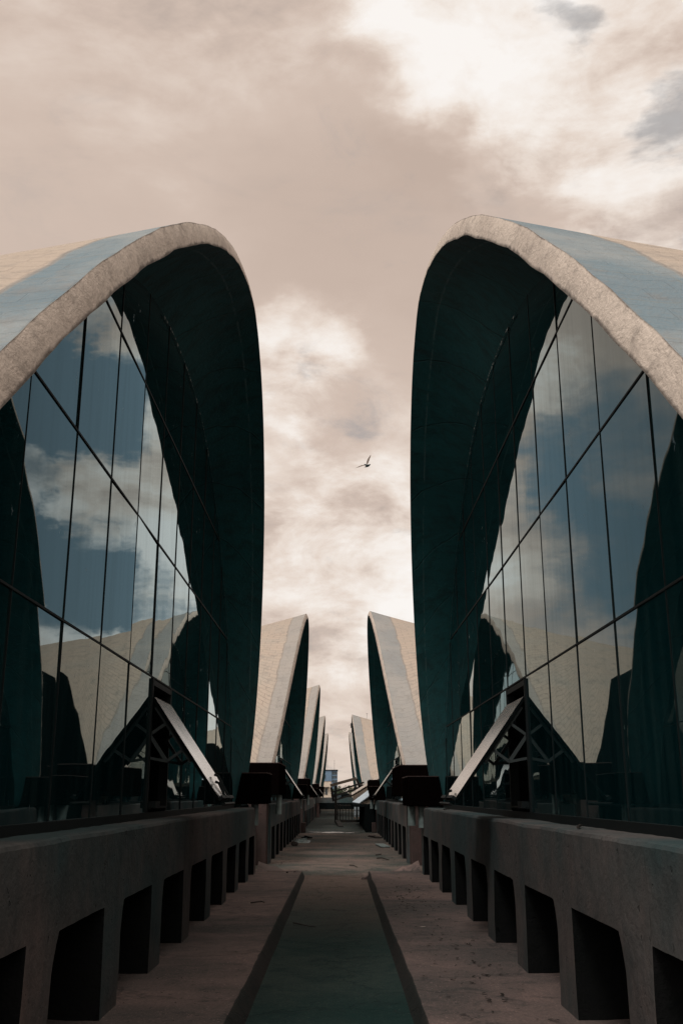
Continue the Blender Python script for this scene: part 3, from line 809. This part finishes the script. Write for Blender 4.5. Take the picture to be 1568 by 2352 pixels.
def skin_fig(name, verts, edges, radii, mat, parent=None, sub=1):
    me = bpy.data.meshes.new(name); me.from_pydata(verts, edges, []); me.materials.append(MAT[mat])
    o = bpy.data.objects.new(name, me); C.objects.link(o)
    if parent: o.parent = parent
    md = o.modifiers.new('skin', 'SKIN')
    for k, r in enumerate(radii): me.skin_vertices[0].data[k].radius = (r, r) if not isinstance(r, tuple) else r
    me.skin_vertices[0].data[0].use_root = True
    sb = o.modifiers.new('sub', 'SUBSURF'); sb.levels = sub; sb.render_levels = sub
    return o
pp = at(819.5, 1882, 67); pe = empty('person', (pp.x, pp.y, .012))
V = [(0, 0, .93), (0, 0, 1.1), (0, .01, 1.3), (0, .01, 1.42), (0, 0, 1.50), (0, -.01, 1.60), (0, -.01, 1.70),
     (-.1, 0, .88), (-.11, -.02, .48), (-.12, .0, .08), (-.13, -.13, .04), (.1, 0, .88), (.13, .0, .48), (.15, .02, .08), (.17, -.11, .04),
     (-.18, .01, 1.38), (-.24, .02, 1.12), (-.22, -.06, .88), (-.215, -.08, .80), (.18, .01, 1.38), (.25, .0, 1.12), (.25, -.08, .90), (.245, -.10, .82)]
Eg = [(0, 1), (1, 2), (2, 3), (3, 4), (4, 5), (5, 6), (0, 7), (7, 8), (8, 9), (9, 10), (0, 11), (11, 12), (12, 13), (13, 14), (3, 15), (15, 16), (16, 17), (17, 18), (3, 19), (19, 20), (20, 21), (21, 22)]
Rr = [(.14, .10), (.13, .09), (.15, .10), (.10, .08), .05, .085, .07, .085, .055, .04, .035, .085, .055, .04, .035, .05, .038, .028, .03, .05, .038, .028, .03]
body = skin_fig('body', V, Eg, Rr, 'skin', pe)
skin_fig('trousers', [(0, 0, .96), (0, 0, .90), (-.1, 0, .84), (-.11, -.02, .48), (-.12, 0, .10), (.1, 0, .84), (.13, 0, .48), (.15, .02, .10)], [(0, 1), (1, 2), (2, 3), (3, 4), (1, 5), (5, 6), (6, 7)],
         [(.16, .12), (.16, .12), .10, .078, .072, .10, .078, .072], 'jeans', pe)
skin_fig('shirt', [(0, 0, .92), (0, 0, 1.1), (0, .01, 1.3), (0, .01, 1.41), (-.18, .01, 1.37), (-.235, .015, 1.18), (.18, .01, 1.37), (.24, 0, 1.18)], [(0, 1), (1, 2), (2, 3), (3, 4), (4, 5), (3, 6), (6, 7)],
         [(.165, .125), (.155, .115), (.17, .12), (.10, .09), .065, .055, .065, .055], 'shirt', pe)
skin_fig('hair', [(0, .03, 1.64), (0, .01, 1.71)], [(0, 1)], [.085, .075], 'hair', pe)
tag(pe, 'person in pale jeans and dark shirt standing behind the low guard rail', 'person')

# ------------------------------------------------------------------ far buildings and trees
fb = empty('two_storey_building', (-6, 230, 0))
mb = MB(); mb.box(-8, 4.3, 0, 10, 0, 4.45); mb.build('lower_wall', 'cream', fb)
mb = MB(); mb.box(-8.1, 4.4, -.1, 10.1, 4.46, 6.8); mb.build('upper_wall', 'blue_wall', fb)
mb = MB(); mb.box(-8.3, 5.8, -.3, 10.3, 6.81, 6.95); mb.build('roof', 'iron', fb)
mb = MB(); mb.box(4.41, 5.7, .2, 9.8, 0, 6.8); sw = mb.build('stair_tower', 'blue_wall', fb)
for z in (5.9, 5.1, 4.2, 3.3, 2.3):
    for x in (4.52, 5.1):
        mb = MB(); mb.box(x, x+.48, .14, .19, z, z+.55); mb.build('window', 'win', fb)
mb = MB(); mb.box(2.3, 3.2, -.16, -.11, 4.9, 6.0); mb.build('window', 'blue_wall', fb)
mb = MB(); mb.box(2.42, 3.08, -.18, -.17, 5.0, 5.9); mb.build('window', 'win', fb)
for x in (1.9, 2.9):
    mb = MB(); mb.box(x, x+.6, -.06, -.01, 1.6, 2.9); mb.build('window', 'win', fb)
mb = MB(); mb.box(1.5, 3.9, -.8, -.02, 3.05, 3.2); mb.build('awning', 'iron', fb)
for x in (3.4, 5.0):
    mb = MB(); mb.tube([(x, 4, 6.95), (x, 4, 9.2)], .03, 5); mb.build('roof_aerial', 'iron', fb)
tag(fb, 'distant two storey building, blue upper floor over cream walls', 'building')
cbd = empty('cream_building', (3.4, 200, 0))
mb = MB(); mb.box(-1.3, 3, 0, 8, 0, 3.3); mb.build('wall', 'cream', cbd)
mb = MB(); mb.box(-.5, .05, -.02, -.01, .6, 2.3); mb.build('door', 'win', cbd)
mb = MB(); mb.box(.0, 3.2, -1.2, -.05, 0, 5.2); mb.build('tower', 'cream', cbd)
tag(cbd, 'distant low cream building seen through the broken railing', 'building')
def tree(x, y, h, r, seed, label):
    rd = random.Random(seed); o = empty('bushy_tree', (x, y, 0))
    mb = MB(); mb.tube([(0, 0, 0), (.05, 0, h*.3), (0, .05, h*.6)], [.14, .11, .06], 8)
    for k in range(5):
        a = k*1.3; mb.tube([(0, 0, h*.35), (math.cos(a)*r*.5, math.sin(a)*r*.5, h*.65)], [.06, .02], 6)
    mb.build('trunk', 'trunk', o)
    mb = MB(); cl = [(rd.gauss(0, r*.45), rd.gauss(0, r*.45), h*.62+rd.gauss(0, h*.16), rd.uniform(.25, .5)*r) for _ in range(16)]
    for cx, cy, cz, cr in cl:
        for _ in range(110):
            v = Vector((rd.gauss(0, 1), rd.gauss(0, 1), rd.gauss(0, 1))).normalized()*cr*rd.uniform(.5, 1.05); c = Vector((cx, cy, cz))+v
            a = Vector((rd.gauss(0, 1), rd.gauss(0, 1), rd.gauss(0, 1))).normalized()*rd.uniform(.05, .11); b = a.cross(v).normalized()*a.length*.6
            mb.face([c-a, c+b, c+a, c-b])
    mb.build('crown', 'foliage', o)
    return tag(o, label, 'tree', 'distant trees beyond the corridor')
tree(-.1, 150, 3.3, 1.3, 1, 'dark bushy tree just right of the blue and cream building')
tree(1.1, 158, 2.5, 1.0, 2, 'low dark tree between the two distant buildings')
tree(1.9, 165, 3.0, .8, 3, 'narrow dark tree in front of the distant cream building')
car = empty('parked_van', (.6, 140, 0))
mb = MB(); mb.box(-1.6, 1.5, 0, 1.7, .35, 1.25); mb.box(-1.3, .8, .1, 1.6, 1.25, 1.75); mb.build('body', 'dark', car, bevel=.1)
mb = MB(); mb.box(-1.15, -.3, .06, .09, 1.3, 1.65); mb.build('window', 'win', car)
for x in (-1.0, .9):
    mb = MB(); mb.tube([(x, -.02, .33), (x, .2, .33)], .33, 16); mb.build('wheel', 'twig', car)
tag(car, 'dark parked van beyond the broken railing', 'van')

# ------------------------------------------------------------------ bird
bp = at(841, 1069, 35.0); be = empty('pigeon', tuple(bp))
k_ = .00112
def BZ(x, y, dep=0): return Vector(((x-880)*k_, dep, (550-y)*k_*1.04))
mb = MB(); mb.tube([BZ(803, 520), BZ(815, 518), BZ(828, 520), BZ(850, 530), BZ(880, 545), BZ(910, 552), BZ(940, 556), BZ(965, 555)],
                   [.004, .014, .019, .026, .036, .034, .022, .006], 12); mb.build('body', 'bird_body', be, smooth=True)
def wing(lead, trail, dep, mat='bird_wing'):
    mb = MB(); n = len(lead); rows = []
    for off in (-.003, .003):
        rows.append([BZ(x, y, dep*(i/(n-1))**1.3+off) for i, (x, y) in enumerate(lead)]); rows.append([BZ(x, y, dep*(i/(n-1))**1.3+off-.015*(1-i/n)) for i, (x, y) in enumerate(trail)])
    mb.grid([rows[0], rows[1]]); mb.grid([rows[3], rows[2]]); mb.grid([rows[0], rows[2]]); mb.grid([rows[1], rows[3]])
    mb.build('wing', mat, be)
wing([(875, 510), (882, 465), (892, 420), (905, 385), (930, 340), (960, 298), (990, 262), (1016, 236)], [(905, 515), (925, 490), (940, 470), (952, 435), (972, 390), (985, 345), (1004, 310), (1020, 245)], -.10)
wing([(840, 520), (805, 527), (740, 532), (690, 545), (640, 562), (590, 585), (560, 595), (530, 598)], [(845, 560), (810, 556), (750, 566), (700, 580), (650, 588), (600, 597), (565, 601), (532, 602)], .12)
mb = MB(); fan = [(1008, 498), (1003, 520), (985, 548), (960, 575), (935, 592), (915, 595), (875, 607), (840, 603), (798, 600)]
for a, b in zip(fan[:-1], fan[1:]):
    mb.face([BZ(890, 560), BZ(*a, .015), BZ(*b, .015)]); mb.face([BZ(890, 560, .004), BZ(*b, .019), BZ(*a, .019)])
mb.face([BZ(900, 520), BZ(900, 570), BZ(985, 548, .014), BZ(1008, 498, .014), BZ(940, 515, .01)])
mb.build('tail', 'bird_body', be)
tag(be, 'pigeon in flight with both wings spread, in the sky between the arches', 'bird')

# ------------------------------------------------------------------ camera, light, sky
cam = bpy.data.cameras.new('camera'); co = bpy.data.objects.new('camera', cam); C.objects.link(co); scene.camera = co
cam.sensor_fit = 'VERTICAL'; cam.sensor_height = 36; cam.sensor_width = 24; cam.lens = F/2352*36
cam.clip_start = .05; cam.clip_end = 6000
co.location = (0, 0, E); co.rotation_euler = (PI/2+PITCH, 0, -6/F)

sdir = Vector((-.30, -.72, .95)).normalized()
sun = bpy.data.lights.new('sun', 'SUN'); so = bpy.data.objects.new('sun', sun); C.objects.link(so)
sun.energy = 1.5; sun.angle = math.radians(12); sun.color = (1, .94, .88)
so.rotation_euler = sdir.to_track_quat('Z', 'Y').to_euler()

world = bpy.data.worlds.new('World'); scene.world = world
t = NT(world, True)
sky = t.n('ShaderNodeTexSky', sky_type='NISHITA', sun_disc=False, sun_elevation=math.asin(sdir.z), sun_rotation=math.atan2(sdir.x, sdir.y), air_density=1.0, dust_density=3.0)
v = t.n('ShaderNodeTexCoord').outputs['Generated']
vx, vy, vz = t.xyz(v)
zz = t.math('ADD', t.math('MAXIMUM', vz, 0.0), .42)
pl = t.comb(t.math('DIVIDE', vx, zz), t.math('DIVIDE', vy, zz), t.math('MULTIPLY', vz, 1.5))
wn = t.vm('SUBTRACT', t.noise(pl, 2.6, 6, .6, 0, True), (.5, .5, .5))
wn2 = t.vm('SUBTRACT', t.noise(pl, 9.0, 6, .62, 0, True), (.5, .5, .5))
vw = t.vm('NORMALIZE', t.vm('ADD', v, t.vm('ADD', t.vm('SCALE', wn, scale=.22), t.vm('SCALE', wn2, scale=.075))))
def lobes(lst, base):
    acc = base
    for px, py, r, amp in lst:
        d = pdir(px, py).normalized()
        dp = t.vm('DOT_PRODUCT', vw, tuple(d))
        e = t.rng(dp, math.cos(r/F*1.5), math.cos(r/F*.15), 0, amp, 'SMOOTHSTEP')
        acc = t.math('ADD', acc, e)
    return acc
B = lobes([(1020, 90, 170, .30), (1240, 60, 240, .16), (1470, 250, 230, .16), (1180, 380, 110, .30), (1530, 540, 180, .36), 
           (700, 860, 130, .17), (790, 960, 210, .08), (840, 1180, 240, .10), (640, 1250, 150, .06), (700, 1350, 300, .10), (780, 1640, 330, .10), (200, 20, 420, .10), (500, 150, 300, .05),
           (860, 560, 260, -.10), (1050, 330, 150, -.08), (250, 430, 300, -.07), (840, 960, 80, -.14), (680, 1120, 80, -.12),
           (1330, 1060, 220, .38), (1120, 1420, 240, .40), (1450, 1400, 220, .35), (1200, 850, 90, .2), (266, 930, 110, .30), (266, 1080, 120, -.15), (360, 1260, 120, .15), (300, 1350, 150, -.12)], .44)
fb1 = t.noise(pl, 4.2, 10, .60, .5); fb2 = t.noise(pl, 11.0, 8, .64, .3)
amp = t.math('MULTIPLY', t.rng(B, .43, .66, .07, 1.9), t.rng(vz, .0, .3, .45, 1.0))
nn = t.math('ADD', t.math('MULTIPLY', t.math('SUBTRACT', fb1, .5), .95), t.math('MULTIPLY', t.math('SUBTRACT', fb2, .5), .45))
B = t.math('ADD', B, t.math('MULTIPLY', nn, amp))
rp = t.n('ShaderNodeValToRGB'); t.t.links.new(B, rp.inputs[0]); cr = rp.color_ramp
cr.elements[0].position = 0; cr.elements[0].color = (.46, .365, .308, 1)
cr.elements[1].position = 1; cr.elements[1].color = (.985, .94, .90, 1)
for p_, c_ in ((.30, (.56, .440, .368, 1)), (.46, (.655, .527, .447, 1)), (.64, (.81, .695, .61, 1)), (.82, (.93, .855, .79, 1))):
    e_ = cr.elements.new(p_); e_.color = c_
blue = lobes([(1345, 130, 70, 1.1), (1385, 110, 45, .7), (1305, 50, 45, .9), (1550, 370, 95, 1.3), (700, 810, 70, .5), (1600, 120, 120, .6), (1400, 530, 70, .5), (930, 970, 60, .5)], 0.0)
fb3 = t.math('SUBTRACT', t.noise(pl, 6.5, 8, .62, .5), .5)
blue = t.rng(t.math('ADD', blue, t.math('MULTIPLY', fb3, -5.5)), .50, 1.9, 0, .75, 'SMOOTHSTEP')
blue2 = lobes([(1500, 830, 150, 1.0), (1370, 880, 120, .8), (1265, 900, 90, .7), (1410, 740, 110, .5), (1380, 1290, 130, 1.0), (1230, 1330, 90, .8), (1480, 1250, 90, .8), (1600, 1000, 150, .7), (266, 1090, 80, .3), (190, 1330, 170, .35), (60, 1150, 220, .7)], 0.0)
blue2 = t.rng(t.math('ADD', blue2, t.math('MULTIPLY', nn, -1.3)), .05, 1.0, 0, 1, 'SMOOTHSTEP')
nish = t.vm('SCALE', sky.outputs[0], scale=.095)
cl = t.mix(blue, rp.outputs['Color'], t.mix(.85, nish, (.36, .345, .335)))
cl = t.mix(blue2, cl, t.mix(.92, nish, (.20, .275, .32)))
glow = t.rng(t.vm('DOT_PRODUCT', v, tuple(sdir)), .35, .98, 0, 1, 'SMOOTHSTEP')
cl = t.mix(glow, cl, (2.5, 2.2, 1.95))
# thin nishita contribution in the haze near the horizon, clouds scaled to the sky's physical units
col = t.vm('SCALE', cl, scale=10.0)
col = t.mix(.03, col, sky.outputs[0])
bg = t.n('ShaderNodeBackground', i={'Color': col, 'Strength': .1})
ow = t.n('ShaderNodeOutputWorld'); t.t.links.new(bg.outputs[0], ow.inputs[0])

scene.view_settings.view_transform = 'Standard'; scene.view_settings.look = 'None'; scene.view_settings.gamma = 1
scene.view_settings.exposure = 0
scene.cycles.max_bounces = 8; scene.cycles.use_denoising = True
